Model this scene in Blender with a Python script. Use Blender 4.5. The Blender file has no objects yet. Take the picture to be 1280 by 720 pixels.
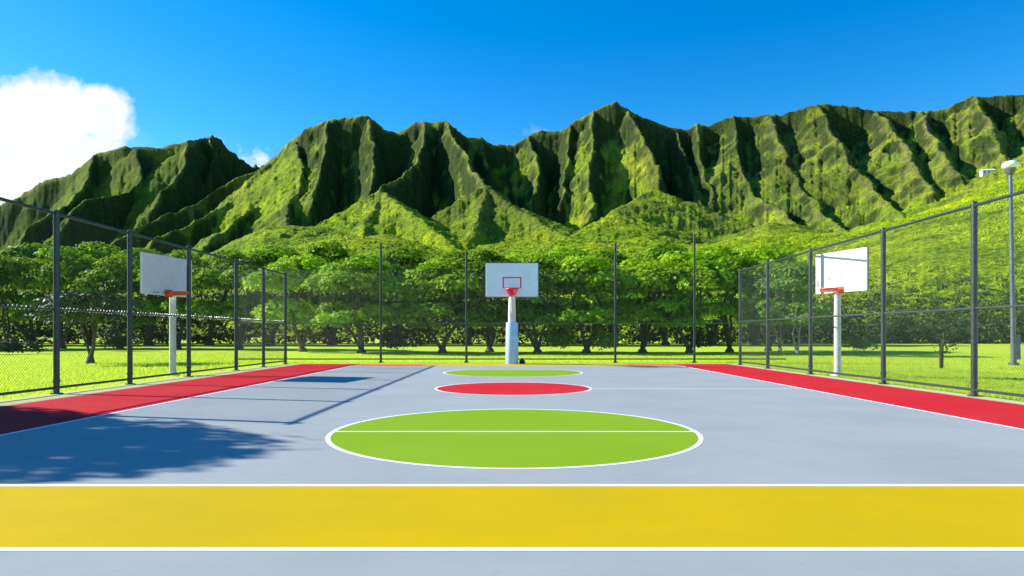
import bpy, math, random
import numpy as np
from mathutils import Vector
random.seed(7); rng = np.random.default_rng(11)
S = bpy.context.scene; COL = S.collection
R = math.radians
F, H0, CX, CY = 800.0, 1.3, 640.0, 418.0      # what the photo tells about its lens (1280 px wide) and eye height

# ------------------------------------------------------------ small helpers
def link(o, parent=None):
    COL.objects.link(o)
    if parent: o.parent = parent
    return o
def tag(o, label=None, cat=None, group=None, kind=None):
    for k, v in (('label', label), ('category', cat), ('group', group), ('kind', kind)):
        if v: o[k] = v
    return o
def empty(name, loc, rz=0.0):
    o = bpy.data.objects.new(name, None); o.location = loc; o.rotation_euler = (0, 0, rz)
    o.empty_display_size = .3
    return link(o)

class MB:
    """collects shapes into one mesh"""
    def __init__(s): s.v = []; s.f = []
    def box(s, x0, x1, y0, y1, z0, z1):
        b = len(s.v)
        s.v += [(x0,y0,z0),(x1,y0,z0),(x1,y1,z0),(x0,y1,z0),(x0,y0,z1),(x1,y0,z1),(x1,y1,z1),(x0,y1,z1)]
        s.f += [tuple(b+i for i in q) for q in ((0,3,2,1),(4,5,6,7),(0,1,5,4),(1,2,6,5),(2,3,7,6),(3,0,4,7))]
        return s
    def obox(s, c, ax, ay, az):
        c, ax, ay, az = map(Vector, (c, ax, ay, az)); b = len(s.v)
        for k in (-1, 1):
            for (i, j) in ((-1,-1),(1,-1),(1,1),(-1,1)): s.v.append(tuple(c + ax*i + ay*j + az*k))
        s.f += [tuple(b+i for i in q) for q in ((0,3,2,1),(4,5,6,7),(0,1,5,4),(1,2,6,5),(2,3,7,6),(3,0,4,7))]
        return s
    def tube(s, pts, rad, n=12, cap=True):
        pts = [Vector(p) for p in pts]
        if not isinstance(rad, (list, tuple)): rad = [rad]*len(pts)
        b = len(s.v); up = None
        for i, p in enumerate(pts):
            d = (pts[min(i+1, len(pts)-1)] - pts[max(i-1, 0)]).normalized()
            if up is None:
                up = Vector((1,0,0)) if abs(d.x) < .9 else Vector((0,1,0))
            u = (up - d*up.dot(d)).normalized(); w = d.cross(u); up = u
            for k in range(n):
                a = 2*math.pi*k/n
                s.v.append(tuple(p + (u*math.cos(a) + w*math.sin(a))*rad[i]))
        for i in range(len(pts)-1):
            for k in range(n):
                a0 = b+i*n+k; a1 = b+i*n+(k+1) % n
                s.f.append((a0, a1, a1+n, a0+n))
        if cap:
            s.f.append(tuple(b+k for k in range(n))[::-1]); s.f.append(tuple(b+(len(pts)-1)*n+k for k in range(n)))
        return s
    def ring(s, c, R_, r, ns=28, n=8, sx=1.0):
        b = len(s.v); c = Vector(c)
        for i in range(ns):
            a = 2*math.pi*i/ns
            for k in range(n):
                t = 2*math.pi*k/n
                s.v.append((c.x+(R_+r*math.cos(t))*math.cos(a), c.y+(R_+r*math.cos(t))*math.sin(a), c.z+r*math.sin(t)))
        for i in range(ns):
            for k in range(n):
                s.f.append((b+i*n+k, b+((i+1) % ns)*n+k, b+((i+1) % ns)*n+(k+1) % n, b+i*n+(k+1) % n))
        return s
    def ball(s, c, rx, ry, rz, nu=16, nv=10):
        b = len(s.v)
        for j in range(1, nv):
            t = math.pi*j/nv
            for i in range(nu):
                a = 2*math.pi*i/nu
                s.v.append((c[0]+rx*math.sin(t)*math.cos(a), c[1]+ry*math.sin(t)*math.sin(a), c[2]+rz*math.cos(t)))
        s.v += [(c[0], c[1], c[2]+rz), (c[0], c[1], c[2]-rz)]
        T, B = len(s.v)-2, len(s.v)-1
        for j in range(nv-2):
            for i in range(nu):
                s.f.append((b+j*nu+i, b+(j+1)*nu+i, b+(j+1)*nu+(i+1) % nu, b+j*nu+(i+1) % nu))
        for i in range(nu):
            s.f.append((T, b+i, b+(i+1) % nu)); s.f.append((B, b+(nv-2)*nu+(i+1) % nu, b+(nv-2)*nu+i))
        return s
    def build(s, name, mat, parent=None, smooth=False, bevel=0):
        me = bpy.data.meshes.new(name); me.from_pydata(s.v, [], s.f); me.validate()
        me.materials.append(mat)
        if smooth:
            me.polygons.foreach_set('use_smooth', [True]*len(me.polygons)); me.set_sharp_from_angle(angle=R(40))
        o = link(bpy.data.objects.new(name, me), parent)
        if bevel:
            m = o.modifiers.new('b', 'BEVEL'); m.width = bevel; m.segments = 2; m.limit_method = 'ANGLE'
        return o

def np_mesh(name, V, Fq, mat, attr=None, smooth=False):
    """fast mesh from numpy: V (n,3), Fq (m,k)"""
    me = bpy.data.meshes.new(name); k = Fq.shape[1]
    me.vertices.add(len(V)); me.vertices.foreach_set('co', V.astype(np.float32).ravel())
    me.loops.add(Fq.size); me.loops.foreach_set('vertex_index', Fq.astype(np.int32).ravel())
    me.polygons.add(len(Fq)); me.polygons.foreach_set('loop_start', np.arange(0, Fq.size, k, dtype=np.int32))
    if smooth: me.polygons.foreach_set('use_smooth', np.ones(len(Fq), bool))
    me.update(calc_edges=True)
    for nm, a in (attr or {}).items():
        at = me.attributes.new(nm, 'FLOAT', 'POINT'); at.data.foreach_set('value', a.astype(np.float32))
    me.materials.append(mat)
    return me

# ------------------------------------------------------------ numpy noise
def vnoise(x, y, seed=0):
    xi = np.floor(x).astype(np.int64); yi = np.floor(y).astype(np.int64)
    fx = x-xi; fy = y-yi; fx = fx*fx*(3-2*fx); fy = fy*fy*(3-2*fy)
    def h(a, b):
        n = (a*374761393 + b*668265263 + seed*974711) & 0xffffffff
        n = ((n ^ (n >> 13))*1274126177) & 0xffffffff
        return ((n ^ (n >> 16)) & 0xffff)/32767.5-1
    a = h(xi, yi); b = h(xi+1, yi); c = h(xi, yi+1); d = h(xi+1, yi+1)
    return (a+(b-a)*fx)+((c+(d-c)*fx)-(a+(b-a)*fx))*fy
def fbm(x, y, o=5, seed=0, gain=.5):
    s = 0; a = 1.0; t = 0
    for i in range(o):
        s = s+a*vnoise(x*2**i+i*17.3, y*2**i-i*9.1, seed+i); t += a; a *= gain
    return s/t

# ------------------------------------------------------------ materials
def mat(name):
    m = bpy.data.materials.new(name); m.use_nodes = True
    nt = m.node_tree; return m, nt, nt.nodes['Principled BSDF']
def N(nt, typ, **kw):
    n = nt.nodes.new(typ)
    for k, v in kw.items():
        if k in n.inputs.keys() if isinstance(k, str) else False: n.inputs[k].default_value = v
        else: setattr(n, k, v)
    return n
def noise(nt, scale, detail=4, rough=.55, vec=None, stretch=None):
    n = nt.nodes.new('ShaderNodeTexNoise'); n.inputs['Scale'].default_value = scale
    n.inputs['Detail'].default_value = detail; n.inputs['Roughness'].default_value = rough
    if vec is None:
        tc = nt.nodes.new('ShaderNodeTexCoord'); vec = tc.outputs['Object']
    if stretch:
        mp = nt.nodes.new('ShaderNodeMapping'); mp.inputs['Scale'].default_value = stretch
        nt.links.new(vec, mp.inputs['Vector']); vec = mp.outputs['Vector']
    nt.links.new(vec, n.inputs['Vector'])
    return n.outputs['Fac']
def ramp(nt, src, stops):
    r = nt.nodes.new('ShaderNodeValToRGB'); e = r.color_ramp.elements
    e[0].position, e[0].color = stops[0][0], (*stops[0][1], 1)
    e[1].position, e[1].color = stops[-1][0], (*stops[-1][1], 1)
    for p, c in stops[1:-1]:
        k = e.new(p); k.color = (*c, 1)
    nt.links.new(src, r.inputs['Fac']); return r.outputs['Color']
def mix(nt, fac, a, b, mode='MIX'):
    m = nt.nodes.new('ShaderNodeMix'); m.data_type = 'RGBA'; m.blend_type = mode
    for s, v in ((m.inputs['Factor'], fac), (m.inputs[6], a), (m.inputs[7], b)):
        if isinstance(v, bpy.types.NodeSocket): nt.links.new(v, s)
        elif isinstance(v, (int, float)): s.default_value = v
        else: s.default_value = (*v, 1)
    return m.outputs[2]
def math_(nt, op, a, b=None, clamp=False):
    m = nt.nodes.new('ShaderNodeMath'); m.operation = op; m.use_clamp = clamp
    for s, v in ((m.inputs[0], a), (m.inputs[1], b)):
        if v is None: continue
        if isinstance(v, bpy.types.NodeSocket): nt.links.new(v, s)
        else: s.default_value = v
    return m.outputs[0]
def bump(nt, bsdf, h, strength=.3, dist=.01):
    b = nt.nodes.new('ShaderNodeBump'); b.inputs['Strength'].default_value = strength; b.inputs['Distance'].default_value = dist
    nt.links.new(h, b.inputs['Height']); nt.links.new(b.outputs['Normal'], bsdf.inputs['Normal'])

def paint_floor(name, col, worn, var=.5, rough=.88):
    """acrylic sport paint: faint brush streaks, scuffs, dusty patches, sandy grain"""
    m, nt, b = mat(name)
    big = noise(nt, .55, 5, .6); streak = noise(nt, 2.2, 5, .6, stretch=(.25, 2.2, 1)); scuff = noise(nt, 9, 6, .7)
    f = ramp(nt, big, [(.35, (0, 0, 0)), (.62, (1, 1, 1))])
    f2 = ramp(nt, streak, [(.42, (0, 0, 0)), (.75, (1, 1, 1))])
    f3 = ramp(nt, scuff, [(.58, (0, 0, 0)), (.78, (1, 1, 1))])
    c = mix(nt, math_(nt, 'MULTIPLY', f, var), col, worn)
    c = mix(nt, math_(nt, 'MULTIPLY', f2, var*.55), c, worn)
    c = mix(nt, math_(nt, 'MULTIPLY', f3, var*.5), c, tuple(x*.66 for x in col))
    nt.links.new(c, b.inputs['Base Color'])
    b.inputs['Roughness'].default_value = rough; b.inputs['Specular IOR Level'].default_value = .06
    bump(nt, b, noise(nt, 260, 2), .35, .002)
    return m
def plain(name, col, rough=.5, metal=0.0, var=.12, scale=6, spec=.5):
    m, nt, b = mat(name)
    c = mix(nt, ramp(nt, noise(nt, scale, 5, .65), [(.35, (0, 0, 0)), (.7, (1, 1, 1))]), tuple(x*(1-var) for x in col), tuple(min(1, x*(1+var)) for x in col))
    nt.links.new(c, b.inputs['Base Color'])
    b.inputs['Roughness'].default_value = rough; b.inputs['Metallic'].default_value = metal; b.inputs['Specular IOR Level'].default_value = spec
    return m
def leaf_mat(name, dark, light, trans=.25, attr='tint'):
    m, nt, b = mat(name)
    a = nt.nodes.new('ShaderNodeAttribute'); a.attribute_name = attr
    oi = nt.nodes.new('ShaderNodeObjectInfo')
    f = math_(nt, 'ADD', a.outputs['Fac'], math_(nt, 'MULTIPLY', math_(nt, 'SUBTRACT', oi.outputs['Random'], .45), .55), True)
    c = ramp(nt, f, [(0, dark), (1, light)])
    nt.links.new(c, b.inputs['Base Color']); b.inputs['Roughness'].default_value = .55; b.inputs['Specular IOR Level'].default_value = .25
    t = nt.nodes.new('ShaderNodeBsdfTranslucent'); nt.links.new(c, t.inputs['Color'])
    mx = nt.nodes.new('ShaderNodeMixShader'); mx.inputs[0].default_value = trans
    out = nt.nodes['Material Output']
    nt.links.new(b.outputs[0], mx.inputs[1]); nt.links.new(t.outputs[0], mx.inputs[2]); nt.links.new(mx.outputs[0], out.inputs[0])
    return m

M = {}
M['court'] = paint_floor('court_grey_blue', (.27, .302, .31), (.315, .345, .35), .85)
M['yellow'] = paint_floor('court_yellow', (.55, .365, .001), (.46, .33, .006), .8)
M['red'] = paint_floor('court_red', (.51, .012, .022), (.50, .035, .04), .5)
M['green'] = paint_floor('court_green', (.18, .33, .010), (.22, .35, .02), .6)
M['white'] = paint_floor('line_white', (.80, .82, .80), (.66, .70, .72), .45)
M['orange'] = paint_floor('court_orange', (.62, .15, .03), (.55, .2, .06), .5)
M['concrete'] = paint_floor('pale_concrete', (.50, .52, .22), (.42, .46, .2), .6, .85)
M['post'] = plain('fence_dark_green_steel', (.045, .058, .060), .42, .35, .35, 14)
M['wire'] = plain('fence_wire', (.065, .085, .075), .5, .5, .2)
M['selvage'] = plain('galvanised_wire', (.45, .47, .5), .4, .5, .2)
M['rail'] = plain('rail_grey_steel', (.10, .12, .115), .4, .5, .25, 9)
M['pole'] = plain('white_painted_steel', (.68, .68, .68), .4, 0, .18, 5)
M['board'] = plain('board_white', (.86, .87, .88), .35, 0, .05, 2)
M['boardc'] = plain('board_pale_blue_white', (.76, .84, .90), .3, 0, .06, 2)
M['edge'] = plain('board_edge_grey', (.12, .16, .22), .5, 0, .2)
M['rim'] = plain('rim_orange', (.80, .10, .015), .4, 0, .15)
M['rimc'] = plain('rim_pink_red', (.75, .03, .07), .4, 0, .15)
M['net'] = plain('net_white', (.75, .72, .72), .8, 0, .1)
M['pad'] = plain('pad_light_blue', (.36, .58, .87), .55, 0, .18, 3)
M['arm'] = plain('arm_grey_pink', (.64, .61, .68), .5, 0, .2, 4)
M['lamp_post'] = plain('lamp_grey_steel', (.14, .15, .19), .4, .4, .3, 8)
M['globe'] = plain('lamp_frosted_white', (.82, .82, .84), .3, 0, .05)
M['wall'] = plain('house_white_wall', (.72, .70, .74), .8, 0, .1, 1)
M['roof'] = plain('house_pale_roof', (.55, .55, .62), .7, 0, .2, 1)
M['window'] = plain('house_window', (.03, .04, .05), .1)
M['marks'] = plain('scuff_dark', (.30, .20, .26), .7)
M['stake'] = plain('stake_wood', (.06, .055, .05), .8)
M['block'] = plain('rubber_black', (.02, .02, .02), .7)

m, nt, b = mat('bark'); M['bark'] = m
c = ramp(nt, noise(nt, 5, 6, .7, stretch=(3, 3, .6)), [(.3, (.035, .028, .02)), (.7, (.13, .11, .085))])
nt.links.new(c, b.inputs['Base Color']); b.inputs['Roughness'].default_value = .9
bump(nt, b, noise(nt, 14, 5, .7, stretch=(3, 3, .5)), .8, .03)
m, nt, b = mat('pale_bark'); M['pale_bark'] = m
c = ramp(nt, noise(nt, 5, 6, .7, stretch=(3, 3, .6)), [(.3, (.12, .11, .09)), (.7, (.38, .36, .30))])
nt.links.new(c, b.inputs['Base Color']); b.inputs['Roughness'].default_value = .9

M['leaf'] = leaf_mat('tree_leaf', (.04, .12, .005), (.40, .64, .015), .5)
M['leaf_pale'] = leaf_mat('pale_tree_leaf', (.10, .22, .03), (.30, .50, .07), .4)
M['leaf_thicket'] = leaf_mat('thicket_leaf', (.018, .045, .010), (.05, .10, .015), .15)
M['leaf_slope'] = leaf_mat('slope_shrub_leaf', (.09, .20, .006), (.46, .60, .015), .38)
M['leaf_far'] = leaf_mat('far_shrub_leaf', (.05, .11, .006), (.27, .37, .012), .25)
M['blade'] = leaf_mat('grass_blade', (.42, .58, .02), (.60, .75, .05), .6)

m, nt, b = mat('lawn'); M['lawn'] = m
c1 = ramp(nt, noise(nt, .18, 5, .6), [(.3, (.46, .60, .03)), (.7, (.58, .68, .06))])
c = mix(nt, ramp(nt, noise(nt, 1.6, 6, .7, stretch=(.5, 1.4, 1)), [(.4, (0, 0, 0)), (.75, (.6, .6, .6))]), c1, (.33, .49, .02))
c = mix(nt, ramp(nt, noise(nt, 26, 4, .7), [(.45, (0, 0, 0)), (.8, (.45, .45, .45))]), c, (.16, .27, .01))
nt.links.new(c, b.inputs['Base Color']); b.inputs['Roughness'].default_value = .9; b.inputs['Specular IOR Level'].default_value = .1
bump(nt, b, noise(nt, 40, 4, .8), .8, .03)

m, nt, b = mat('mountain'); M['mountain'] = m
geo = nt.nodes.new('ShaderNodeNewGeometry'); sep = nt.nodes.new('ShaderNodeSeparateXYZ'); nt.links.new(geo.outputs['Normal'], sep.inputs[0])
at = nt.nodes.new('ShaderNodeAttribute'); at.attribute_name = 'rock'
ad = nt.nodes.new('ShaderNodeAttribute'); ad.attribute_name = 'meadow'
n1 = noise(nt, .012, 7, .62); n2 = noise(nt, .06, 7, .7); n3 = noise(nt, .25, 5, .75)
veg = ramp(nt, n1, [(.32, (.16, .31, .008)), (.5, (.33, .47, .010)), (.68, (.50, .56, .014))])
veg = mix(nt, ramp(nt, n2, [(.42, (0, 0, 0)), (.62, (.62, .62, .62))]), veg, (.055, .11, .008))
veg = mix(nt, ramp(nt, n3, [(.46, (0, 0, 0)), (.66, (.6, .6, .6))]), veg, (.035, .065, .006))
n4 = noise(nt, .55, 4, .8)
veg = mix(nt, ramp(nt, n4, [(.50, (0, 0, 0)), (.60, (.7, .7, .7))]), veg, (.030, .060, .006))
veg = mix(nt, ramp(nt, n4, [(.38, (.5, .5, .5)), (.46, (0, 0, 0))]), veg, (.50, .60, .02))
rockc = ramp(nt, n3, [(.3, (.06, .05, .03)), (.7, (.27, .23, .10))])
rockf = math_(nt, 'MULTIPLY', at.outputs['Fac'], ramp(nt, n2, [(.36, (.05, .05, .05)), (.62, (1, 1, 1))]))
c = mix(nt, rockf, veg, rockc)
ac = nt.nodes.new('ShaderNodeAttribute'); ac.attribute_name = 'cliff_shade'
basalt_shade = ramp(nt, n3, [(.3, (.008, .014, .011)), (.55, (.030, .052, .014)), (.75, (.10, .14, .025))])  # dark cliff rock, deepened further to paint shade into the gullies
c = mix(nt, math_(nt, 'MULTIPLY', ac.outputs['Fac'], .92), c, basalt_shade)
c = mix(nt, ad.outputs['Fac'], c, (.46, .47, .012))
nt.links.new(c, b.inputs['Base Color']); b.inputs['Roughness'].default_value = .95; b.inputs['Specular IOR Level'].default_value = .05
hb = math_(nt, 'ADD', math_(nt, 'MULTIPLY', n4, -.35), math_(nt, 'ADD', math_(nt, 'MULTIPLY', n3, .7), n2))
bump(nt, b, hb, .9, 4.0)

# ------------------------------------------------------------ the ground, the court and its paint
def sheet(name, x0, x1, y0, y1, z, m, thick=0.0):
    mb = MB()
    if thick: mb.box(x0, x1, y0, y1, z-thick, z)
    else: mb.v = [(x0,y0,z),(x1,y0,z),(x1,y1,z),(x0,y1,z)]; mb.f = [(0,1,2,3)]
    return tag(mb.build(name, m), kind='structure')
sheet('ground', -4000, 4000, -400, 4200, -.05, M['lawn'])
sheet('concrete_edging', -10.15, 10.0, -6, 28.6, -.004, M['concrete'], .12)
sheet('court', -9.3, 9.5, -5.5, 28.2, 0, M['court'], .02)
Z = .0008
sheet('red_border', -9.2, -6.62, -5.5, 28.1, Z, M['red'])
sheet('red_border', 7.02, 9.42, -5.5, 28.1, Z, M['red'])
sheet('orange_border', -6.55, -3.7, 26.3, 28.1, Z, M['orange'])
sheet('orange_border', 4.9, 6.95, 26.3, 28.1, Z, M['orange'])
sheet('yellow_band', -3.7, 4.9, 26.3, 28.1, Z, M['yellow'])
sheet('yellow_band', -6.6, 7.0, 3.90, 5.47, Z, M['yellow'])
sheet('yellow_band', -9.0, -6.6, 3.90, 5.47, 2*Z, M['yellow'])
sheet('yellow_band', 7.0, 9.2, 3.90, 5.47, 2*Z, M['yellow'])
sheet('court', -9.3, -6.60, -5.4, 3.9, 1.5*Z, M['court'])
sheet('court', 6.99, 9.5, -5.4, 3.9, 1.5*Z, M['court'])
for (x0, x1, y0, y1) in ((-9.2, 9.4, 5.47, 5.545), (-9.2, 9.4, 3.84, 3.90), (-6.62, -6.55, 5.545, 26.3), (6.95, 7.02, 5.545, 26.3),
                         (-6.55, 6.95, 26.26, 26.32), (1.90, 6.95, 15.27, 15.33)):
    sheet('white_line', x0, x1, y0, y1, 3*Z, M['white'])
def disc(name, cx, cy, r, z, m, ymax=None, r_in=0, n=128, rx=1):
    mb = MB()
    clip = lambda p: (p[0], min(p[1], ymax) if ymax else p[1], z)
    o = [clip((cx+rx*r*math.cos(2*math.pi*i/n), cy+r*math.sin(2*math.pi*i/n))) for i in range(n)]
    if r_in:
        q = [(cx+rx*r_in*math.cos(2*math.pi*i/n), cy+r_in*math.sin(2*math.pi*i/n)) for i in range(n)]
        q = [(a, min(b_, ymax-(r-r_in)) if ymax else b_, z) for a, b_ in q]
        mb.v = o+q; mb.f = [(i, (i+1) % n, n+(i+1) % n, n+i) for i in range(n)]
    else: mb.v = o; mb.f = [tuple(range(n))]
    return tag(mb.build(name, m), kind='structure')
for (cy, r, rx, m_, ym) in ((8.66, 2.50, .98, 'green', None), (15.5, 1.86, 1.02, 'red', None), (21.9, 2.38, 1.0, 'green', 23.5)):
    disc('painted_circle', .03, cy, r-.04, 2*Z, M[m_], ym, rx=rx)
    disc('circle_line', .03, cy, r, 3*Z, M['white'], ym, r-.06, rx=rx)
sheet('white_line', -2.36, 2.42, 8.53, 8.585, 2.6*Z, M['white'])

# ------------------------------------------------------------ fences
def wire_mesh(A, B, z0, z1, pitch, r, parent):
    A = Vector(A); B = Vector(B); L = (B-A).length; d = (B-A).normalized(); Hh = z1-z0
    V = []; Q = []; nrm = Vector((-d.y, d.x, 0)); k = -Hh
    while k < L:
        for sg in (1, -1):
            # a straight diagonal wire clipped to the panel
            u0, w0, u1, w1 = k, 0.0, k+Hh, Hh
            if u0 < 0: w0 = -u0; u0 = 0
            if u1 > L: w1 = Hh-(u1-L); u1 = L
            if w1-w0 < .02: continue
            if sg < 0: w0, w1 = Hh-w0, Hh-w1
            off = nrm*(r*sg)
            p = A+d*u0+off; q = A+d*u1+off
            p = Vector((p.x, p.y, z0+w0)); q = Vector((q.x, q.y, z0+w1))
            t = (q-p).normalized(); s1 = t.cross(nrm).normalized()
            b_ = len(V)
            for c_ in (p, q):
                for a in (90, 210, 330): V.append(tuple(c_ + (nrm*math.cos(R(a)) + s1*math.sin(R(a)))*r))
            for i in range(3): Q.append((b_+i, b_+(i+1) % 3, b_+3+(i+1) % 3, b_+3+i))
        k += pitch
    me = np_mesh('wire_mesh', np.array(V), np.array(Q), M['wire'])
    return link(bpy.data.objects.new('wire_mesh', me), parent)
def fence(label, A, B, posts, h, rail_top=True, heights=None, wire=.0021, selv=False, zm=1.85):
    A = Vector((*A, 0)); B = Vector((*B, 0)); t = empty('chain_link_fence', A)
    tag(t, label, 'fence', 'chain link fences round the court')
    d = (B-A).normalized(); rel = lambda p: Vector(p)-A
    for i, s_ in enumerate(posts):
        p = rel(A+d*s_); hh = heights[i] if heights else h; rr = .062 if rail_top else .055
        mb = MB().tube([(p.x, p.y, -.06), (p.x, p.y, hh)], rr, 14)
        mb.tube([(p.x, p.y, hh), (p.x, p.y, hh+.03), (p.x, p.y, hh+.06)], [rr*1.12, rr*1.05, rr*.4], 14)
        for zz in (.25, zm-.05, hh-.25): mb.tube([(p.x, p.y, zz), (p.x, p.y, zz+.05)], rr+.012, 14)
        mb.tube([(p.x, p.y, -.06), (p.x, p.y, .015)], rr*2.0, 14)
        mb.build('post', M['post'], t, smooth=True)
    e = rel(B); n_ = Vector((-d.y, d.x, 0))
    if rail_top: MB().tube([(0, 0, h-.03), (e.x, e.y, h-.03)], .034, 10).build('top_rail', M['post'], t, smooth=True)
    MB().tube([(0, 0, zm), (e.x, e.y, zm)], .024, 10).build('middle_rail', M['rail'], t, smooth=True)
    MB().tube([(0, 0, .13), (e.x, e.y, .13)], .030, 10).build('bottom_rail', M['post'], t, smooth=True)
    w = wire_mesh(rel(A)+n_*.05, e+n_*.05, .1, h-.02, .075, wire, t)
    if selv:
        L = (B-A).length; k = 0; zz = []
        while k < L:
            p = d*k+n_*.045; g = random.uniform(.03, .07)
            zz += [(p.x, p.y, zm-g*.8), (p.x+d.x*.06, p.y+d.y*.06, zm+g)]; k += .12
        mb = MB().tube(zz, .006, 4)
        mb.build('twisted_wire_edge', M['selvage'], t)
    return t
fence('tall dark chain link fence with steel posts along the left side of the court', (-10.0, 10.9), (-10.0, 28.3),
      [.2, 3.15, 5.85, 8.9, 12.3, 14.85, 17.35], 3.98, selv=True)
fence('tall dark chain link fence along the right side of the court, beside the lamp post', (9.75, 4.0), (9.75, 27.4),
      [.9, 3.6, 6.6, 9.5, 12.8, 16.9, 20.4, 23.35], 4.05)
xs = [(476, 5.6), (583, 5.2), (769, 5.6), (868, 6.0)]
fence('taller chain link fence with bare topped posts across the far end of the court', (-13.0, 30.4), (13.0, 30.4),
      [(x-CX)/F*30.4+13 for x, _ in xs], 4.4, rail_top=False, heights=[h for _, h in xs], wire=.0015, zm=1.83)

# ------------------------------------------------------------ basketball hoops
def side_hoop(pole, b0, b1, z0, z1, sgn, label, marks):
    # b0, b1: near and far foot of the board's front face (plan), sgn: +1 faces +x
    t = empty('basketball_hoop', (*pole, 0)); tag(t, label, 'basketball hoop', 'basketball hoops')
    P = Vector((*pole, 0)); a = Vector((*b0, 0))-P; b_ = Vector((*b1, 0))-P
    u = (b_-a).normalized(); n_ = Vector((u.y, -u.x, 0))*1.0
    if n_.x*sgn < 0: n_ = -n_
    c = (a+b_)/2; hw = (b_-a).length/2; zc = (z0+z1)/2; hz = (z1-z0)/2; rz = z0+.10
    MB().obox(c+Vector((0, 0, zc)), u*hw, n_*.028, Vector((0, 0, hz))).build('backboard', M['board'], t, bevel=.012)
    fr = MB(); back = c-n_*.045
    for z_ in (z0+.03, z1-.03): fr.obox(back+Vector((0, 0, z_)), u*(hw-.01), n_*.018, Vector((0, 0, .03)))
    for s_ in (-1, 1): fr.obox(back+u*s_*(hw-.035)+Vector((0, 0, zc)), u*.028, n_*.018, Vector((0, 0, hz-.061)))
    fr.build('board_frame', M['edge'], t)
    # pole with a gooseneck arm
    top = back-n_*.03+Vector((0, 0, zc-.1))
    mb = MB().tube([(0, 0, -.06), (0, 0, zc-.55), (0, 0, zc-.3), Vector((0, 0, zc-.15)).lerp(top, .25), top], [.105, .10, .10, .09, .08], 18)
    mb.tube([(0, 0, -.06), (0, 0, .03)], .2, 18)
    mb.build('pole', M['pole'], t, smooth=True)
    br = MB()
    for s_ in (-.45, .45):
        br.tube([Vector((0, 0, zc-.45)), back+u*s_+Vector((0, 0, zc+.25))], .02, 8)
    br.build('brace', M['edge'], t, smooth=True)
    rc = c+n_*(.03+.16+.26)+Vector((0, 0, rz))
    rg = MB().ring(rc, .26, .022, 32, 8)
    rg.obox(c+n_*.11+Vector((0, 0, rz-.03)), u*.10, n_*.08, Vector((0, 0, .035)))
    rg.obox(c+n_*.035+Vector((0, 0, rz-.03)), u*.16, n_*.008, Vector((0, 0, .11)))
    for s_ in (-1, 1): rg.tube([c+n_*.05+u*s_*.12+Vector((0, 0, rz-.1)), rc+u*s_*.25-Vector((0, 0, .01))], .012, 6)
    rim = rg.build('rim', M['rim'], t, smooth=True)
    # a rusty hanging skirt of rim loops
    lp = MB()
    for k in range(24):
        a_ = 2*math.pi*k/24
        q = rc+Vector((math.cos(a_), math.sin(a_), 0))*.26
        lp.tube([q, q-Vector((0, 0, .07))], .011, 5)
    lp.ring(rc-Vector((0, 0, .07)), .258, .012, 28, 6)
    lp.build('net_loops', M['rim'], rim)
    if marks:
        f = c+n_*.031
        for (s_, z_, w_, h_) in marks: MB().obox(f+u*s_+Vector((0, 0, z_)), u*w_, n_*.002, Vector((0, 0, h_))).build('scuff_mark', M['marks'], t)
    return t
side_hoop((-10.92, 20.6), (-10.86, 18.75), (-10.50, 20.95), 2.50, 3.72, 1,
          'basketball hoop on a white pole left of the court, white board facing right', [(-.55, 2.57, .14, .012), (-.2, 2.60, .02, .05), (.62, 2.62, .1, .01)])
side_hoop((10.40, 20.45), (10.66, 19.2), (10.03, 21.1), 2.62, 3.92, -1,
          'basketball hoop on a white pole right of the court, board edge toward the lamp post', [(.42, 3.08, .035, .03), (-.1, 3.10, .045, .025), (.90, 2.95, .03, .10)])

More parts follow.
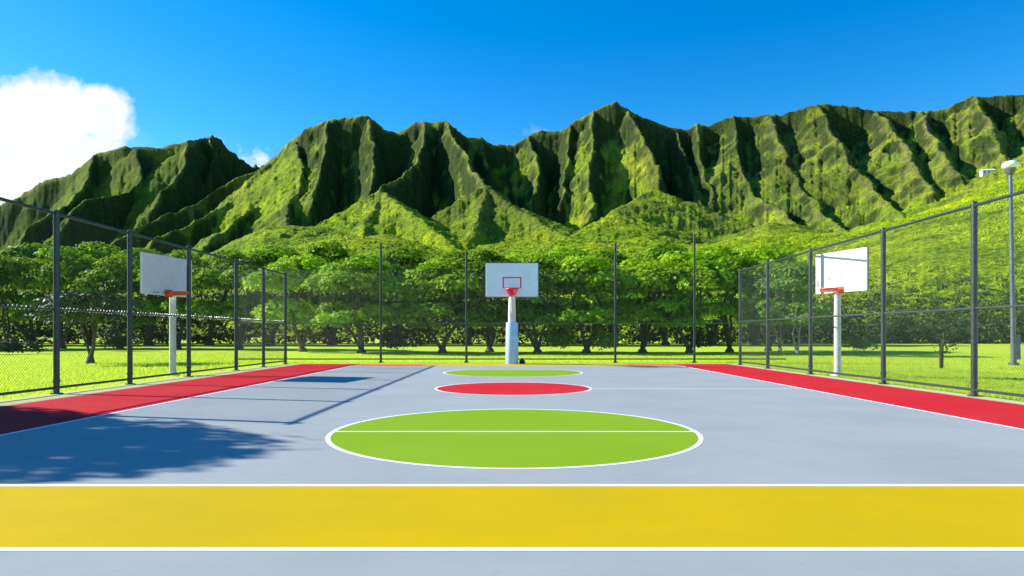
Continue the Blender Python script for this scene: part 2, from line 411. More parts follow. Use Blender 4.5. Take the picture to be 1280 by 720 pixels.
def centre_hoop():
    Yp = 28.35; t = empty('basketball_hoop', (.0, Yp, 0))
    tag(t, 'basketball hoop at the far end of the court with light blue padded pole', 'basketball hoop', 'basketball hoops')
    yb = -1.25; w = 1.10; z0, z1 = 2.90, 4.31
    MB().obox((0, yb, (z0+z1)/2), (w, 0, 0), (0, .03, 0), (0, 0, (z1-z0)/2)).build('backboard', M['boardc'], t, bevel=.012)
    fr = MB()
    fr.box(-w-.035, w+.035, yb+.034, yb+.075, z0-.045, z0+.03); fr.box(-w-.035, w+.035, yb+.034, yb+.075, z1-.04, z1+.03)
    fr.box(-w-.035, -w+.04, yb+.034, yb+.075, z0+.031, z1-.041); fr.box(w-.04, w+.035, yb+.034, yb+.075, z0+.031, z1-.041)
    fr.build('board_frame', M['edge'], t)
    y = yb-.032; s = MB(); a, c0, c1, q = .40, 3.25, 3.73, .055
    s.box(-a, a, y-.003, y, c1-q, c1); s.box(-a, a, y-.003, y, c0, c0+.03)
    s.box(-a, -a+q, y-.003, y, c0+.031, c1-q-.001); s.box(a-q, a, y-.003, y, c0+.031, c1-q-.001)
    s.build('target_square', M['rimc'], t)
    mb = MB().tube([(0, 0, -.06), (0, 0, 1.7)], .17, 20); mb.build('pole', M['arm'], t, smooth=True)
    ar = MB().tube([(0, 0, 1.7), (0, -.05, 2.25), (0, -.35, 2.85), (0, -.85, 3.3), (0, -1.17, 3.5)], [.17, .17, .15, .12, .10], 16)
    ar.tube([(0, .05, 2.0), (0, -.5, 2.6), (0, -1.16, 3.05)], [.06, .05, .05], 10)
    ar.build('arm', M['arm'], t, smooth=True)
    pd = MB().tube([(0, 0, -.03), (0, 0, .0), (0, 0, .9), (0, 0, 1.78), (0, 0, 1.83)], [.27, .285, .28, .265, .25], 28)
    pd.build('pole_pad', M['pad'], t, smooth=True)
    rc = Vector((0, yb-.45, 3.19)); rg = MB().ring(rc, .26, .024, 32, 8)
    rg.obox((0, yb-.11, 3.15), (.1, 0, 0), (0, .08, 0), (0, 0, .05)); rg.obox((0, yb-.04, 3.12), (.15, 0, 0), (0, .008, 0), (0, 0, .12))
    for s_ in (-1, 1): rg.tube([(s_*.12, yb-.05, 3.03), (s_*.25, yb-.44, 3.17)], .014, 6)
    rim = rg.build('rim', M['rimc'], t, smooth=True)
    def netpart(z0_, z1_, r0, r1, m_, nm, parent):
        nb = MB(); n = 14; rows = 5
        def p(i, j):
            f_ = j/rows; a_ = 2*math.pi*(i+.5*(j % 2))/n; r_ = r0+(r1-r0)*f_
            return rc+Vector((r_*math.cos(a_), r_*math.sin(a_), z0_+(z1_-z0_)*f_))
        for j in range(rows):
            for i in range(n):
                a_ = p(i, j)
                nb.tube([a_, p(i, j+1)], .013, 4, False)
                nb.tube([a_, p(i-1 if j % 2 == 0 else i+1, j+1)], .013, 4, False)
        return nb.build(nm, m_, parent)
    netpart(0, -.32, .26, .11, M['rimc'], 'net_top', rim); netpart(-.32, -.55, .11, .09, M['net'], 'net_end', rim)
centre_hoop()
bg = MB().box(-.13, .13, -.10, .10, 0, .16).box(-.09, .09, -.07, .07, .16, .24).build('sandbag', M['block'], bevel=.05)
bg.location = (.45, 28.45, 0)
tag(bg, 'small black weight bag beside the foot of the blue padded pole', 'weight bag')

# ------------------------------------------------------------ lamp post
t = empty('lamp_post', (21.95, 28.0, -.05)); t.rotation_euler = (0, R(-1.0), 0)
tag(t, 'tall grey lamp post with a white globe top on the lawn right of the court', 'lamp post')
p = MB().tube([(0, 0, 0), (0, 0, .12)], .2, 16).tube([(0, 0, .12), (0, 0, 1.6), (0, 0, 8.35)], [.11, .10, .075], 16); p.build('pole', M['lamp_post'], t, smooth=True)
b2 = MB().box(-.03, .26, -.08, .08, .25, 1.35); b2.build('control_box', M['lamp_post'], t, bevel=.015)
hd = MB().tube([(0, 0, 8.33), (0, 0, 8.42), (0, 0, 8.55), (0, 0, 8.60)], [.10, .17, .21, .22], 18).build('lamp_head', M['lamp_post'], t, smooth=True)
MB().ball((0, 0, 8.76), .32, .32, .19).build('globe', M['globe'], hd, smooth=True)

# ------------------------------------------------------------ mountains
def P3(x, y, d): return ((x-CX)/F*d, d, H0+(CY-y)/F*d)
SKY = [(-420,330,1400),(-180,300,1350),(-60,285,1300),(0,256,1250),(18,248,1250),(50,228,1250),(90,217,1240),(119,193,1240),(159,183,1240),(202,184,1250),(238,177,1260),
 (249,172,1330),(260,171,1340),(271,171,1340),(285,193,1350),(307,206,1380),(328,209,1380),(345,194,1300),(352,190,1250),(361,179,1150),(383,161,1080),(411,149,1060),(430,147,1060),
 (458,145,1055),(482,162,1050),(502,165,1050),(523,153,1045),(557,151,1040),(578,174,1040),(599,170,1035),(616,181,1035),(640,181,1030),(661,169,1025),(678,163,1020),
 (702,165,1015),(716,153,1005),(743,138,995),(771,129,985),(791,140,980),(812,150,975),(836,160,970),(860,161,965),(873,154,960),(884,157,955),(917,144,945),(931,147,940),
 (957,142,930),(974,145,925),(1004,134,910),(1031,130,900),(1065,134,890),(1098,139,880),(1135,140,865),(1166,140,855),(1186,134,850),(1213,120,840),(1226,122,835),
 (1280,118,815),(1330,112,800),(1400,118,780),(1500,130,760),(1650,150,740)]
# each: points (x, y), depth at the top, depth at the foot, slope left, slope right
RID = [
 ([(119,193),(110,225),(85,255),(40,280)],1235,980,1.1,1.5),
 ([(170,184),(178,225),(162,240),(108,251),(87,269),(75,305)],1230,900,1.0,1.8),
 ([(236,177),(227,215),(202,240),(192,262)],1250,1000,1.1,1.8),
 ([(262,171),(268,190),(262,215)],1330,1230,1.8,2.2),
 ([(350,200),(300,222),(253,251),(217,266),(173,284),(150,300)],1230,880,.86,1.3),
 ([(357,212),(307,240),(253,273),(202,295),(180,310)],1180,800,.86,1.3),
 ([(366,190),(361,230),(318,262),(275,291),(250,312)],1130,740,.86,1.4),
 ([(375,175),(376,233),(360,262),(352,290),(346,318)],1080,690,.89,1.35),
 ([(411,150),(405,190),(398,225),(392,250)],1050,860,1.4,1.9),
 ([(461,148),(467,180),(468,212),(460,238)],1045,830,1.5,2.0),
 ([(533,153),(530,176),(520,203),(502,222),(478,232),(475,238)],1040,700,1.3,1.7),
 ([(475,237),(466,262),(452,290),(446,318)],700,520,.62,.5),
 ([(475,238),(505,258),(540,284),(575,312)],698,500,.62,.40),
 ([(559,152),(570,175),(582,195),(592,215),(605,230)],1035,720,1.5,1.8),
 ([(607,231),(600,262),(588,290),(582,315)],720,520,.6,.5),
 ([(607,231),(640,255),(665,268),(700,290),(745,312)],718,500,.62,.40),
 ([(599,171),(607,190),(612,210)],1030,930,1.3,1.8),
 ([(662,169),(668,190),(671,215),(668,240)],1022,830,1.0,2.0),
 ([(712,156),(712,185),(708,220),(700,250)],1000,820,1.7,1.8),
 ([(743,138),(741,169),(736,203),(736,237),(742,258),(722,292),(715,312)],992,640,1.0,2.1),
 ([(783,136),(802,165),(820,213),(827,244),(832,280),(836,310)],980,620,.93,1.9),
 ([(815,238),(770,262),(722,296)],700,560,.62,.36),
 ([(838,262),(850,285),(858,308)],690,540,.62,.36),
 ([(843,161),(856,195),(868,235),(880,268)],965,740,1.3,1.8),
 ([(873,154),(877,190),(882,225),(892,255)],957,760,1.3,1.4),
 ([(918,144),(923,180),(927,215),(940,245),(985,268),(1030,300)],942,560,.80,1.35),
 ([(959,142),(981,187),(999,231),(1022,258),(1060,290)],928,580,.78,1.3),
 ([(1022,131),(1046,174),(1067,211),(1099,243),(1122,262),(1145,280)],900,540,.74,1.2),
 ([(1098,139),(1119,164),(1133,191),(1150,220),(1164,240)],878,600,.78,1.2),
 ([(1150,140),(1169,177),(1184,200),(1199,218)],858,620,.8,1.2),
 ([(1217,121),(1236,160),(1254,196),(1262,214)],836,610,.72,1.25),
 ([(1290,118),(1310,160),(1330,205)],808,590,.72,1.8),
 ([(1370,116),(1390,170),(1410,215)],785,560,.72,1.8),
 ([(1460,126),(1480,180),(1500,225)],765,540,.72,1.8),
]
# the apron: for columns of the view, distances and heights of the lower slope
AX = np.array([-420, 0, 250, 330, 450, 560, 720, 830, 900, 960, 1060, 1160, 1280, 1500, 1700.])
AD = np.array([[260,420,700,900,1000],[260,420,700,900,1000],[240,380,600,800,900],[230,350,560,760,860],[220,330,520,700,820],[210,320,500,680,800],[200,300,490,640,780],[180,280,470,610,740],
 [160,250,430,590,720],[150,230,400,570,700],[140,210,370,560,690],[135,190,340,540,680],[130,180,320,530,670],[125,175,310,520,660],[125,175,310,520,660.]])
AH = np.array([[-4,8,40,70,70],[-4,10,50,80,80],[-3,14,60,106,112],[-3,18,80,132,138],[-3,20,74,108,112],[-3,20,68,92,95],[-3,22,70,98,100],[-3,24,70,92,98],
 [-3,22,64,92,100],[-3,22,62,100,118],[-3,20,60,90,108],[-3,22,66,110,138],[-3,24,72,134,190],[-3,26,76,140,200],[-3,26,76,140,200.]])
NC, NR = 1500, 620
ax = np.linspace(-200, 1480, NC)
dd = np.concatenate([np.linspace(125, 480, 170, endpoint=False), np.linspace(480, 1110, 380, endpoint=False), np.linspace(1110, 1500, 70)])
A2, D2 = np.meshgrid(ax, dd); X = (A2-CX)/F*D2; Y = D2.copy()
ad_ = np.stack([np.interp(ax, AX, AD[:, k]) for k in range(5)]); ah_ = np.stack([np.interp(ax, AX, AH[:, k]) for k in range(5)])
APR = np.empty_like(X)
for j in range(NC): APR[:, j] = np.interp(dd, ad_[:, j], ah_[:, j])
Hh = APR + 5*fbm(X/55, Y/55, 5, 3)*np.clip((D2-150)/150, 0, 1) + 14*fbm(X/170, Y/200, 3, 5)*np.clip((D2-260)/250, 0, 1)
warp = .38*fbm(X/60, Y/80, 4, 21)
wx = 7*fbm(X/38, Y/38, 4, 31); wy = 7*fbm(X/38, Y/38, 4, 41)
crest = np.full_like(X, 1e3)
def cone(pa, pb, sl, sr):
    global Hh, crest
    ax_, ay_, az_ = pa; bx, by, bz = pb; vx, vy = bx-ax_, by-ay_; L2 = vx*vx+vy*vy
    qx = X+wx-ax_; qy = Y+wy-ay_; t_ = np.clip((qx*vx+qy*vy)/L2, 0, 1)
    ex = qx-vx*t_; ey = qy-vy*t_; ds = np.sqrt(ex*ex+ey*ey)
    right = (vx*qy-vy*qx) > 0
    s_ = np.where(right, sr, sl)
    ds_ = np.sqrt(ds*ds+9)-3
    h = az_+(bz-az_)*t_-s_*(ds_+np.minimum(ds_, 28)*warp)
    up = h > Hh
    Hh = np.where(up, h, Hh); crest = np.where(up, ds, crest)
sk = [P3(*q) for q in SKY]
for a_, b_ in zip(sk[:-1], sk[1:]): cone(a_, b_, 2.3, 1.0)
for pts, d0, d1, sl, sr in RID:
    L = np.cumsum([0]+[math.dist(p_, q_) for p_, q_ in zip(pts[:-1], pts[1:])]); L = L/L[-1]
    pp = [P3(x_, y_, d0+(d1-d0)*l_) for (x_, y_), l_ in zip(pts, L)]
    # heights stay on the sight line only where they must; a little roughness along the crest
    for a_, b_ in zip(pp[:-1], pp[1:]): cone(a_, b_, sl*(1.35 if sl > .9 else 1.05), sr*1.3)
gx, gy = np.gradient(Hh, axis=1)/np.maximum(np.gradient(X, axis=1), .1), np.gradient(Hh, axis=0)/np.gradient(Y, axis=0)
steep = np.clip(np.hypot(gx, gy)-.35, 0, 1.2)
# erosion gullies down the faces and rough scrub everywhere
flute = 1-np.abs(fbm(A2/11, D2/260, 3, 51))*2
flute2 = 1-np.abs(fbm(X/17, Y/24, 4, 61))*2
Hh = Hh-(flute*4.5+flute2*3.2)*steep*np.clip(crest/12, .25, 1)*np.clip(D2/700, .3, 1.1)
Hh += 2.6*fbm(X/9, Y/9, 4, 71)*np.clip(D2/700, .25, 1) + 1.2*np.abs(fbm(X/3.2, Y/3.2, 3, 81))*np.clip(D2/600, .3, 1)
# the small cave mouth on the right-hand spurs
cx_, cd_ = 1113, 0
col = np.argmin(np.abs(ax-1113)); yy = CY-(Hh[:, col]-H0)/dd*F
vis = np.minimum.accumulate(yy); cand = np.where((yy <= vis+1e-6) & (yy <= 188))[0]
if len(cand):
    r0 = cand[0]; X0, Y0 = X[r0, col], Y[r0, col]
    Hh -= 22*np.exp(-(((X-X0)/6)**2+((Y-Y0)/9)**2)**2)
hgt01 = np.clip((CY-(CY-(Hh-H0)/D2*F))/290, 0, 1)
rock = np.clip(.02+.23*np.clip((A2-800)/80, 0, 1)+.55*np.clip(hgt01*1.5-.45, 0, 1)+.55*np.exp(-(crest/9)**2)*np.clip(steep*2, 0, 1)+.25*fbm(X/60, Y/60, 4, 91), 0, 1)*np.clip((D2-430)/200, 0, 1)
rock = np.maximum(rock, np.exp(-(((A2-270)/26)**2))*(Hh > 250)*(D2 > 1150))
meadow = np.clip(1.25-np.hypot((A2-1165)/75, (D2-455)/85)+.35*fbm(X/22, Y/22, 4, 15), 0, 1)*np.clip(2-np.abs(fbm(X/7, Y/7, 3, 5))*3, 0, 1)*.85
crag = np.exp(-((A2-300)/42)**2)*(D2 > 1200)
Hh += crag*np.clip(Hh-200, 0, 40)/40*14*np.maximum(fbm(A2/5, D2/60, 4, 77), -.1)
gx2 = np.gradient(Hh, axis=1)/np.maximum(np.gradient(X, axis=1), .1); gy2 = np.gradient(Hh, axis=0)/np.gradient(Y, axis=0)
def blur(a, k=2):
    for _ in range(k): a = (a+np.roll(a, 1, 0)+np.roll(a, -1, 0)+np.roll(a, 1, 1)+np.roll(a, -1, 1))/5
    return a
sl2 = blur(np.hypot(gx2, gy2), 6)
cliff_shade = np.clip((sl2-1.42+.36*np.clip((A2-850)/40, 0, 1)+.5*fbm(X/25, Y/25, 3, 33))/.7, 0, 1)*np.clip((D2-450)/120, 0, 1)  # steep faces take painted shade with the rock, more readily on the right
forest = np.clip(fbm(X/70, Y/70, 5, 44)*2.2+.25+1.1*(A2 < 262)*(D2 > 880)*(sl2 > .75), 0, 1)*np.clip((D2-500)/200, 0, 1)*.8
cliff_shade = np.clip(np.maximum(cliff_shade, np.maximum(forest*.75, crag*(Hh > 230))), 0, 1)
V = np.stack([X, Y, Hh], -1).reshape(-1, 3)
ii = (np.arange(NR-1)[:, None]*NC+np.arange(NC-1)[None]).ravel()
Q = np.stack([ii, ii+1, ii+NC+1, ii+NC], 1)
me = np_mesh('mountain_range', V, Q, M['mountain'], {'rock': rock.ravel(), 'meadow': meadow.ravel(), 'cliff_shade': cliff_shade.ravel()}, smooth=True)
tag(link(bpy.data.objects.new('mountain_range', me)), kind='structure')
def hz(a, d):
    """height of the slope at view column a, distance d"""
    i = np.clip(np.searchsorted(dd, d)-1, 0, NR-2); j = np.clip(((a-ax[0])/(ax[1]-ax[0])).astype(int), 0, NC-2)
    return Hh[i, j], steep[i, j], meadow[i, j], rock[i, j]

# ------------------------------------------------------------ foliage cards
def cards(C, Nrm, size, tint, aspect=.65, fold=.25):
    """leaf-clump cards: two triangles folded along the middle"""
    n = len(C); r1 = rng.normal(size=(n, 3)); U = np.cross(Nrm, r1); U /= np.linalg.norm(U, axis=1)[:, None]+1e-9
    W = np.cross(Nrm, U); s = size[:, None]
    p0 = C-U*s; p1 = C+W*s*aspect+Nrm*s*fold; p2 = C+U*s; p3 = C-W*s*aspect+Nrm*s*fold
    V_ = np.stack([p0, p1, p2, p3], 1).reshape(-1, 3); k = np.arange(n)*4
    T = np.concatenate([np.stack([k, k+1, k+2], 1), np.stack([k, k+2, k+3], 1)])
    return V_, T, np.repeat(tint, 4)
def unit(n): 
    v = rng.normal(size=(n, 3)); return v/np.linalg.norm(v, axis=1)[:, None]
def norm(v): return v/(np.linalg.norm(v, axis=1)[:, None]+1e-9)

def crown_mesh(name, lobes, n, size, m, low=.0):
    C = []; Nn = []; T = []
    vol = np.array([l[3]*l[4]*l[5] for l in lobes])**.67; cnt = (n*vol/vol.sum()).astype(int)
    for (x, y, z, a, b_, c), k in zip(lobes, cnt):
        u = unit(k); u[:, 2] = np.where(u[:, 2] < -.35, -u[:, 2]*.6, u[:, 2]); u = norm(u)
        rad = .62+.42*rng.random(k)**.6
        p_ = u*rad[:, None]
        # small bunches break up the outline
        q = vnoise(u[:, 0]*4+x, u[:, 1]*4+y+u[:, 2]*5, 9)*.16
        p_ = p_*(1+q[:, None])*np.array([a, b_, c])+np.array([x, y, z])
        keep = vnoise(p_[:, 0]*1.3+5, p_[:, 2]*1.6+p_[:, 1]*1.1, 4) > -.45
        C.append(p_[keep]); Nn.append(norm(u[keep]*.7+unit(keep.sum())*.6+np.array([0, 0, .75])))
        base = rng.normal(.5, .12)
        T.append(np.clip(base+.22*rng.normal(size=keep.sum())+.25*q[keep], 0, 1))
    C = np.concatenate(C); Nn = np.concatenate(Nn); T = np.concatenate(T)
    V_, F_, t_ = cards(C, Nn, size*(.6+.8*rng.random(len(C))), T)
    return np_mesh(name, V_, F_, m, {'tint': t_})

def limb(mb, p, d, L, r, depth, tips):
    pts = [Vector(p)]; rad = [r]; d = Vector(d).normalized(); n = 5
    for i in range(n):
        d = (d+Vector((random.gauss(0, .16), random.gauss(0, .16), random.gauss(.05, .08)))).normalized()
        pts.append(pts[-1]+d*L/n); rad.append(r*(1-.45*(i+1)/n))
    mb.tube(pts, rad, 8 if r > .06 else 5)
    tips.append(tuple(pts[-1]))
    if depth > 0:
        for k in range(random.choice((2, 3))):
            a = random.uniform(0, 2*math.pi); e = Vector((math.cos(a), math.sin(a), random.uniform(.15, .7)))
            limb(mb, pts[-1-(k % 2)], (d*.7+e*.7), L*.62, rad[-1]*.8, depth-1, tips)
def trunk_mesh(seed, H_, stems=2, r=.24, lean=.35, name='trunk', m=None):
    random.seed(seed); mb = MB(); tips = []
    mb.tube([(0, 0, -.3), (0, 0, 0), (0, 0, .35)], [r*2.2, r*1.9, r*1.25], 10)
    for s_ in range(stems):
        a = 2*math.pi*s_/stems+random.uniform(-.5, .5)
        limb(mb, (0, 0, .2), (math.cos(a)*lean, math.sin(a)*lean*.7, 1), H_*.48, r*(.9 if s_ == 0 else .65), 2, tips)
    me = bpy.data.meshes.new(name); me.from_pydata(mb.v, [], mb.f); me.materials.append(m or M['bark'])
    me.polygons.foreach_set('use_smooth', [True]*len(me.polygons))
    return me, tips
def tree_kind(seed, H_, rad, n, size=.17, stems=2, m='leaf', r=.24, bark='bark', base=.28):
    tm, tips = trunk_mesh(seed, H_, stems, r, m=M[bark]); random.seed(seed+100)
    lobes = []
    k = 13
    for i in range(k):
        a = 2*math.pi*i/k*2.4; q = rad*math.sqrt((i+.3)/k)*.78
        z = H_*(base+.18+(.90-base-.22)*(1-(q/rad)**2)*random.uniform(.75, 1.05))
        s_ = rad*random.uniform(.28, .42)
        lobes.append((q*math.cos(a), q*math.sin(a), min(z, H_-s_*.6), s_*1.15, s_*1.15, s_*random.uniform(.5, .68)))
    for i in range(11):     # drooping lower skirts
        a = 2*math.pi*i/11+random.random()*.6; q = rad*random.uniform(.45, .95); s_ = rad*random.uniform(.18, .3)
        lobes.append((q*math.cos(a), q*math.sin(a), H_*random.uniform(base, base+.17), s_*1.2, s_*1.2, s_*.6))
    return tm, crown_mesh('crown', lobes, n, size, M[m])
def plant(kind, name, label, cat, group, loc, sc=1.0, rz=0.0, sz=None):
    t = empty(name, loc, rz); t.scale = (sc, sc, sz or sc); tag(t, label, cat, group)
    link(bpy.data.objects.new('trunk', kind[0]), t); link(bpy.data.objects.new('crown', kind[1]), t)
    return t
KINDS = [tree_kind(s, 9.0, 4.6, 15000, stems=st) for s, st in ((1, 3), (2, 2), (3, 4), (4, 2), (5, 3))]
G1 = 'broad trees in the row beyond the court'
# front row: foot column in the photo, distance, height scale, size
ORD = 'first second third fourth fifth sixth seventh eighth ninth tenth eleventh twelfth thirteenth fourteenth fifteenth sixteenth'.split()
front = [(-70,56,.92),(8,60,.88),(78,62,.94),(150,60,.90),(222,59,.93),(300,57,.91),(378,50,1.0),(452,46,.93),(553,47,.97),(612,49,.92),(672,46,.90),(733,46,.93),(803,47,.96),(862,46,.92),(912,48,.92),(960,52,.80)]
for i, (px, d, s_) in enumerate(front):
    sz = s_*(d*(CY-random.uniform(305, 322))/F+H0)/(9.0*s_)/1.0
    plant(KINDS[i % 5], 'broad_tree', 'spreading green tree beyond the court, %s from the left in the front row' % ORD[i], 'tree', G1,
          ((px-CX)/F*d, d, -.05), s_*.92, i*1.7, sz)
back = [(-110,78),(-30,80),(40,79),(112,82),(186,80),(262,81),(338,80),(415,82),(500,80),(585,83),(645,80),(700,82),(768,81),(832,82),(890,80),(945,82)]
for i, (px, d) in enumerate(back):
    sz = (d*(CY-random.uniform(298, 312))/F+H0)/9.0
    plant(KINDS[(i*2+1) % 5], 'broad_tree', 'dense green tree behind the front row, %s from the left in the back row' % ORD[i], 'tree', 'broad trees in the back row beyond the court',
          ((px-CX)/F*d, d, -.05), 1.45, i*2.3, sz)
# the trees out of frame on the left that shade the near court
for i, (x, y, h_) in enumerate(((-17.2, 10.2, 8.6), (-20.8, 11.4, 9.4))):
    plant(KINDS[i], 'shade_tree', ['broad shade tree on the lawn left of the court, nearest the fence', 'tall shade tree left of the court, farther from the camera'][i],
          'tree', 'shade trees left of the court', (x, y, -.05), .60, i*1.1, h_/9.0)

# lone small trees and bushes on the lawn
small = tree_kind(21, 3.6, 2.2, 2600, .10, 2, 'leaf_thicket', .11, 'bark', .5)
plant(small, 'small_tree', 'small twisting tree with thin crown on the left lawn, behind the left fence', 'tree', None, ((113-CX)/F*29.5, 29.5, -.05), .95, .4)
pale = tree_kind(33, 7.0, 2.6, 5200, .12, 3, 'leaf_pale', .10, 'pale_bark', .32)
plant(pale, 'pale_tree', 'pale slender tree with a whitish trunk seen through the right fence', 'tree', None, ((996-CX)/F*41, 41, -.05), .93, 1.0)
plant(pale, 'pale_tree', 'pale leaning many stemmed tree just left of the whitish trunk, behind the right fence', 'tree', None, ((975-CX)/F*49, 49, -.05), .95, 2.6)
def bush_mesh(name, rx, ry, rz_, n, size, m, k=7):
    lobes = [(random.uniform(-.5, .5)*rx, random.uniform(-.5, .5)*ry, rz_*random.uniform(.3, .5), rx*random.uniform(.4, .6), ry*random.uniform(.4, .6), rz_*random.uniform(.4, .6)) for _ in range(k)]
    return crown_mesh(name, lobes, n, size, M[m])
random.seed(5)
b_ = link(bpy.data.objects.new('round_bush', bush_mesh('round_bush', 1.5, 1.0, 1.15, 1500, .08, 'leaf_slope')))
b_.location = ((1075-CX)/F*48, 48, -.05); tag(b_, 'low bright green bush on the lawn behind the right hoop pole', 'bush')
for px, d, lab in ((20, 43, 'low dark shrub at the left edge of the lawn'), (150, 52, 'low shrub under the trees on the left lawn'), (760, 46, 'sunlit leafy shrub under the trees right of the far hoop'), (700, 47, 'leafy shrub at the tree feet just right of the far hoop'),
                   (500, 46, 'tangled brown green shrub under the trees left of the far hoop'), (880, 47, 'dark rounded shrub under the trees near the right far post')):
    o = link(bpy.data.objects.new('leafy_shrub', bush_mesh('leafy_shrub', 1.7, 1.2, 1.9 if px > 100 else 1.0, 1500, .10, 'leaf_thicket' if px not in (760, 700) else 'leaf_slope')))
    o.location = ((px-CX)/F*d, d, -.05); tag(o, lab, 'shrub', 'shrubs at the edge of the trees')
# sapling with stake
sx, sd = (1178-CX)/F*25.5, 25.5
t = empty('sapling', (sx, sd, -.05)); tag(t, 'thin young tree tied to a stake on the lawn between right fence posts', 'tree')
mb = MB().tube([(0, 0, -.1), (.02, 0, .9), (.1, .02, 1.6), (.16, 0, 2.4)], [.035, .03, .022, .01], 7)
for k in range(9):
    z_ = .9+k*.16; a = k*2.1; mb.tube([(.05, 0, z_), (.05+.3*math.cos(a), .3*math.sin(a), z_+.25)], [.012, .004], 5)
mb.build('trunk', M['bark'], t, smooth=True)
MB().tube([(-.08, 0, -.1), (-.08, 0, 1.0)], .045, 8).build('stake', M['stake'], t, smooth=True)
C = np.stack([rng.normal(.1, .2, 260), rng.normal(0, .2, 260), rng.uniform(.6, 2.5, 260)], 1)
V_, F_, t_ = cards(C, unit(260), np.full(260, .055), rng.random(260)); link(bpy.data.objects.new('leaves', np_mesh('leaves', V_, F_, M['leaf_thicket'], {'tint': t_})), t)

# ------------------------------------------------------------ undergrowth, hillside shrubs and grass (nobody could count these)
def clumps(name, pos, rad, per, leaf, m, tint, flat=.7):
    n = len(pos); u = unit(n*per); u[:, 2] = np.abs(u[:, 2])*.9+.02
    r_ = np.repeat(rad, per)[:, None]*(.55+.45*rng.random((n*per, 1)))
    C_ = np.repeat(pos, per, 0)+u*r_*np.array([1, 1, flat])
    T = np.clip(np.repeat(tint, per)+rng.normal(0, .14, n*per), 0, 1)
    V_, F_, t_ = cards(C_, norm(u*.8+unit(n*per)*.55+np.array([-.2, 0, .45])), np.repeat(leaf, per)*(.6+.8*rng.random(n*per)), T)
    o = link(bpy.data.objects.new(name, np_mesh(name, V_, F_, M[m], {'tint': t_})))
    return tag(o, kind='stuff')
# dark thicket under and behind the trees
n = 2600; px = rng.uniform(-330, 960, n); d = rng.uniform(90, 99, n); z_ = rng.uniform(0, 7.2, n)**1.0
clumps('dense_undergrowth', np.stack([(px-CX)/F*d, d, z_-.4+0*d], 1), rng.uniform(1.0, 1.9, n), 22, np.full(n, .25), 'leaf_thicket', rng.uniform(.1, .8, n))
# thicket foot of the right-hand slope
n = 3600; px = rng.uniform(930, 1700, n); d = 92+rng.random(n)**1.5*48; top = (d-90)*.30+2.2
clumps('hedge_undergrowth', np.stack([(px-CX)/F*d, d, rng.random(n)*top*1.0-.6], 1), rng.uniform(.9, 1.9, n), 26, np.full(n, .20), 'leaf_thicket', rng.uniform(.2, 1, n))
# shrubs over the near slope
n = 15000; px = rng.uniform(640, 1700, n); d = 128+(rng.random(n)**1.25)*360
h_, st, mw, rk = hz(px, d); keep = (mw < .35) | (rng.random(n) < .12); px, d, h_ = px[keep], d[keep], h_[keep]
cl = fbm((px-CX)/F*d/14, d/14, 3, 8)
clumps('hillside_shrubs', np.stack([(px-CX)/F*d, d, h_-.3], 1), (1.0+1.3*rng.random(len(px))**2+.8*np.clip(cl, 0, 1))*np.clip(d/210, .7, 1.5), 22, .30*np.clip(d/200, .7, 1.7), 'leaf_slope', np.clip(.55+cl*.9, 0, 1))
# scrub on the far slopes and ridges
n = 26000; px = rng.uniform(-60, 1450, n); d = rng.uniform(430, 1080, n)
h_, st, mw, rk = hz(px, d); cl = fbm((px-CX)/F*d/40, d/40, 4, 18)
keep = (mw < .3) & (st < .75) & (cl > -.25) & (h_ > 20); px, d, h_, cl = px[keep], d[keep], h_[keep], cl[keep]
clumps('mountain_scrub', np.stack([(px-CX)/F*d, d, h_-.6], 1), 1.0+1.9*rng.random(len(px))**2, 10, np.full(len(px), .75), 'leaf_far', np.clip(.5+cl*.9, 0, 1))
# grass
n = 170000; side = rng.random(n)
gx_ = np.where(side < .5, -10.2-rng.random(n)**1.4*22, 10.05+rng.random(n)**1.4*24); gy_ = 9+rng.random(n)**1.3*36
far = side > .86; gx_ = np.where(far, rng.uniform(-14, 16, n), gx_); gy_ = np.where(far, rng.uniform(28.7, 42, n), gy_)
hgt = .035+.06*rng.random(n)*(1+.6*vnoise(gx_*.8, gy_*.8, 3)); a = rng.uniform(0, 6.28, n); w = .008+.004*rng.random(n)
B0 = np.stack([gx_, gy_, np.full(n, -.055)], 1); dx = np.stack([np.cos(a)*w, np.sin(a)*w, 0*a], 1)
tip = B0+np.stack([rng.normal(0, .025, n), rng.normal(0, .025, n), hgt+.01], 1)
V_ = np.stack([B0-dx, B0+dx, tip], 1).reshape(-1, 3); F_ = np.arange(n*3).reshape(-1, 3)
tag(link(bpy.data.objects.new('grass', np_mesh('grass', V_, F_, M['blade'], {'tint': np.repeat(np.clip(.5+.25*rng.normal(size=n), 0, 1), 3)}))), kind='stuff')

# ------------------------------------------------------------ the small pale building on the slope
pc = np.array([1236.]); best = None
for d_ in np.arange(380, 700, 4.):
    h_ = float(hz(pc, np.array([d_]))[0][0]); y_ = CY-(h_-H0)/d_*F
    if y_ <= 217: best = (d_, h_); break
if best is None: best = (560., 140.)
d_, h_ = best
t = empty('hillside_house', ((1236-CX)/F*d_, d_, h_+1.5), R(-14)); t.location.z -= 1.6; tag(t, 'small pale building in the greenery high on the slope left of the lamp', 'house')
MB().box(-6.5, 4.5, -3, 3, -3, 2.6).box(4.5, 9, -2.4, 3, -3, 1.2).build('wall', M['wall'], t)
rf = MB(); rf.v = [(-7, -3.5, 2.6), (5, -3.5, 2.6), (5, 3.5, 2.6), (-7, 3.5, 2.6), (-6, 0, 4.2), (4, 0, 4.2)]; rf.f = [(0, 1, 5, 4), (2, 3, 4, 5), (1, 2, 5), (3, 0, 4), (3, 2, 1, 0)]
rf.build('roof', M['wall'], t)
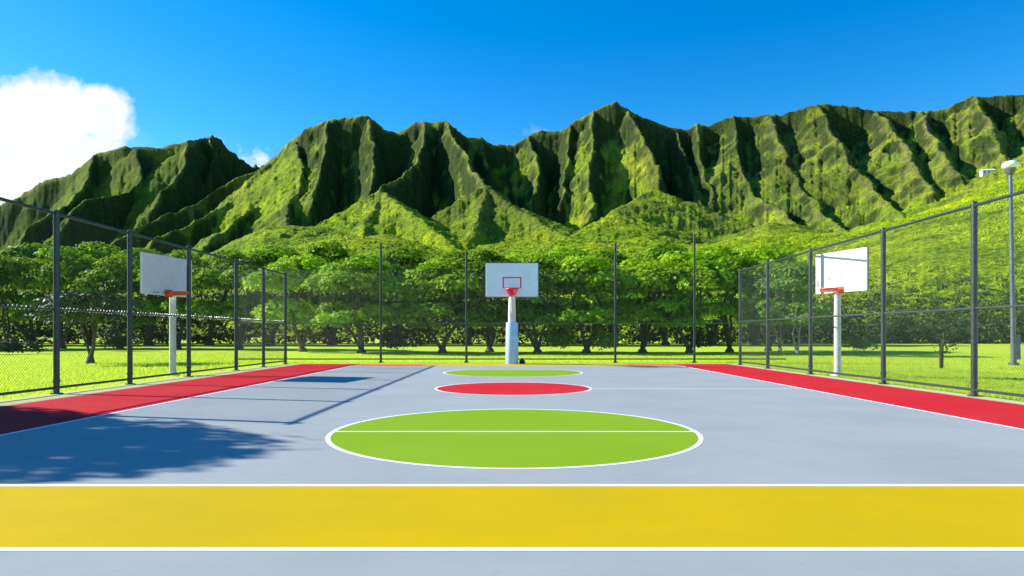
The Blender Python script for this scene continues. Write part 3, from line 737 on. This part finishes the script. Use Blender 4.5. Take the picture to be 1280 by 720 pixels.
for x_ in (-4.6, -1.2, 2.4): MB().box(x_-.7, x_+.7, -3.05, -2.99, .4, 1.6).build('window', M['window'], t)
MB().box(5.6, 7.2, -2.45, -2.39, -1, .5).build('door', M['window'], t)

# ------------------------------------------------------------ sun, sky, camera
EL, AZ = R(29.5), R(-90+14)          # azimuth from +Y, clockwise: the sun stands to the left, slightly beyond the court
sd_ = Vector((math.sin(AZ)*math.cos(EL), math.cos(AZ)*math.cos(EL), math.sin(EL)))
sl_ = bpy.data.lights.new('sun', 'SUN'); sl_.energy = 5.0; sl_.angle = R(.5); sl_.color = (1, .95, .86)
so = link(bpy.data.objects.new('sun', sl_)); so.rotation_euler = sd_.to_track_quat('Z', 'Y').to_euler()
w = bpy.data.worlds.new('World'); S.world = w; w.use_nodes = True; nt = w.node_tree; bgn = nt.nodes['Background']
sky = nt.nodes.new('ShaderNodeTexSky'); sky.sky_type = 'NISHITA'; sky.sun_disc = False; sky.sun_elevation = EL; sky.sun_rotation = AZ
sky.air_density = 1.0; sky.dust_density = .15; sky.ozone_density = 3.5; sky.altitude = 200
hs = nt.nodes.new('ShaderNodeHueSaturation'); hs.inputs['Saturation'].default_value = 1.42; hs.inputs['Hue'].default_value = .5
nt.links.new(sky.outputs[0], hs.inputs['Color'])
# a cloud bank low on the left, and wisps by the peaks, as directions in the sky
tc = nt.nodes.new('ShaderNodeTexCoord'); sp = nt.nodes.new('ShaderNodeSeparateXYZ'); nt.links.new(tc.outputs['Generated'], sp.inputs[0])
yy_ = math_(nt, 'MAXIMUM', sp.outputs['Y'], .02)
ua = math_(nt, 'DIVIDE', sp.outputs['X'], yy_); ue = math_(nt, 'DIVIDE', sp.outputs['Z'], yy_)
cmb = nt.nodes.new('ShaderNodeCombineXYZ'); nt.links.new(ua, cmb.inputs[0]); nt.links.new(ue, cmb.inputs[1])
def cn(scale, det, off=0):
    n_ = nt.nodes.new('ShaderNodeTexNoise'); n_.inputs['Scale'].default_value = scale; n_.inputs['Detail'].default_value = det; n_.inputs['Roughness'].default_value = .55
    mp = nt.nodes.new('ShaderNodeMapping'); mp.inputs['Location'].default_value = (off, off, 0); nt.links.new(cmb.outputs[0], mp.inputs[0]); nt.links.new(mp.outputs[0], n_.inputs['Vector']); return n_.outputs['Fac']
nz = math_(nt, 'ADD', math_(nt, 'MULTIPLY', math_(nt, 'SUBTRACT', cn(7, 7), .5), .9), math_(nt, 'MULTIPLY', math_(nt, 'SUBTRACT', cn(22, 6, 3), .5), .55))
nzf = math_(nt, 'MULTIPLY', math_(nt, 'SUBTRACT', cn(48, 6, 7), .5), 2.2)
def blob(ca, ce, ra, re, soft, ns=1.0, nz=nz):
    da = math_(nt, 'DIVIDE', math_(nt, 'SUBTRACT', ua, ca), ra); de = math_(nt, 'DIVIDE', math_(nt, 'SUBTRACT', ue, ce), re)
    r_ = math_(nt, 'SQRT', math_(nt, 'ADD', math_(nt, 'MULTIPLY', da, da), math_(nt, 'MULTIPLY', de, de)))
    v = math_(nt, 'ADD', math_(nt, 'SUBTRACT', 1.0, r_), math_(nt, 'MULTIPLY', nz, ns))
    return math_(nt, 'DIVIDE', v, soft, True)
def PA(x): return (x-CX)/F
def PE(y): return (CY-y)/F
bl = [blob(PA(47), PE(164), .115, .10, .22, 1.15), blob(PA(122), PE(143), .062, .05, .3, 1.3), blob(PA(-30), PE(235), .16, .09, .5),
      blob(PA(-120), PE(160), .16, .10, .15), blob(PA(90), PE(200), .09, .06, .25)]
soft = [math_(nt, 'MULTIPLY', blob(PA(318), PE(200), .024, .020, .9, 1.6, nzf), .85), math_(nt, 'MULTIPLY', blob(PA(275), PE(178), .026, .012, 1.5, 1.8, nzf), .5),
        math_(nt, 'MULTIPLY', blob(PA(672), PE(165), .030, .010, 2.0, 2.0, nzf), .3), math_(nt, 'MULTIPLY', blob(PA(30), PE(230), .30, .10, 1.6, .6), .55)]
cm = bl[0]
for q in bl[1:]+soft: cm = math_(nt, 'MAXIMUM', cm, q)
ccol = mix(nt, ramp(nt, cn(9, 5, 1), [(.35, (0, 0, 0)), (.65, (1, 1, 1))]), (4.0, 4.3, 4.7), (4.9, 4.9, 4.9))
skyc = mix(nt, cm, hs.outputs[0], ccol)
nt.links.new(skyc, bgn.inputs['Color']); bgn.inputs['Strength'].default_value = .118

cam = bpy.data.cameras.new('camera'); co = link(bpy.data.objects.new('camera', cam)); co.location = (0, 0, H0); co.rotation_euler = (R(90), 0, 0)
cam.sensor_width = 36; cam.lens = 36*F/1280; cam.shift_y = (CY-360)/1280; cam.clip_end = 9000; cam.clip_start = .05
S.camera = co
S.view_settings.view_transform = 'Standard'; S.view_settings.look = 'None'; S.view_settings.exposure = .95; S.view_settings.gamma = 1
S.view_settings.use_curve_mapping = False
S.cycles.max_bounces = 6
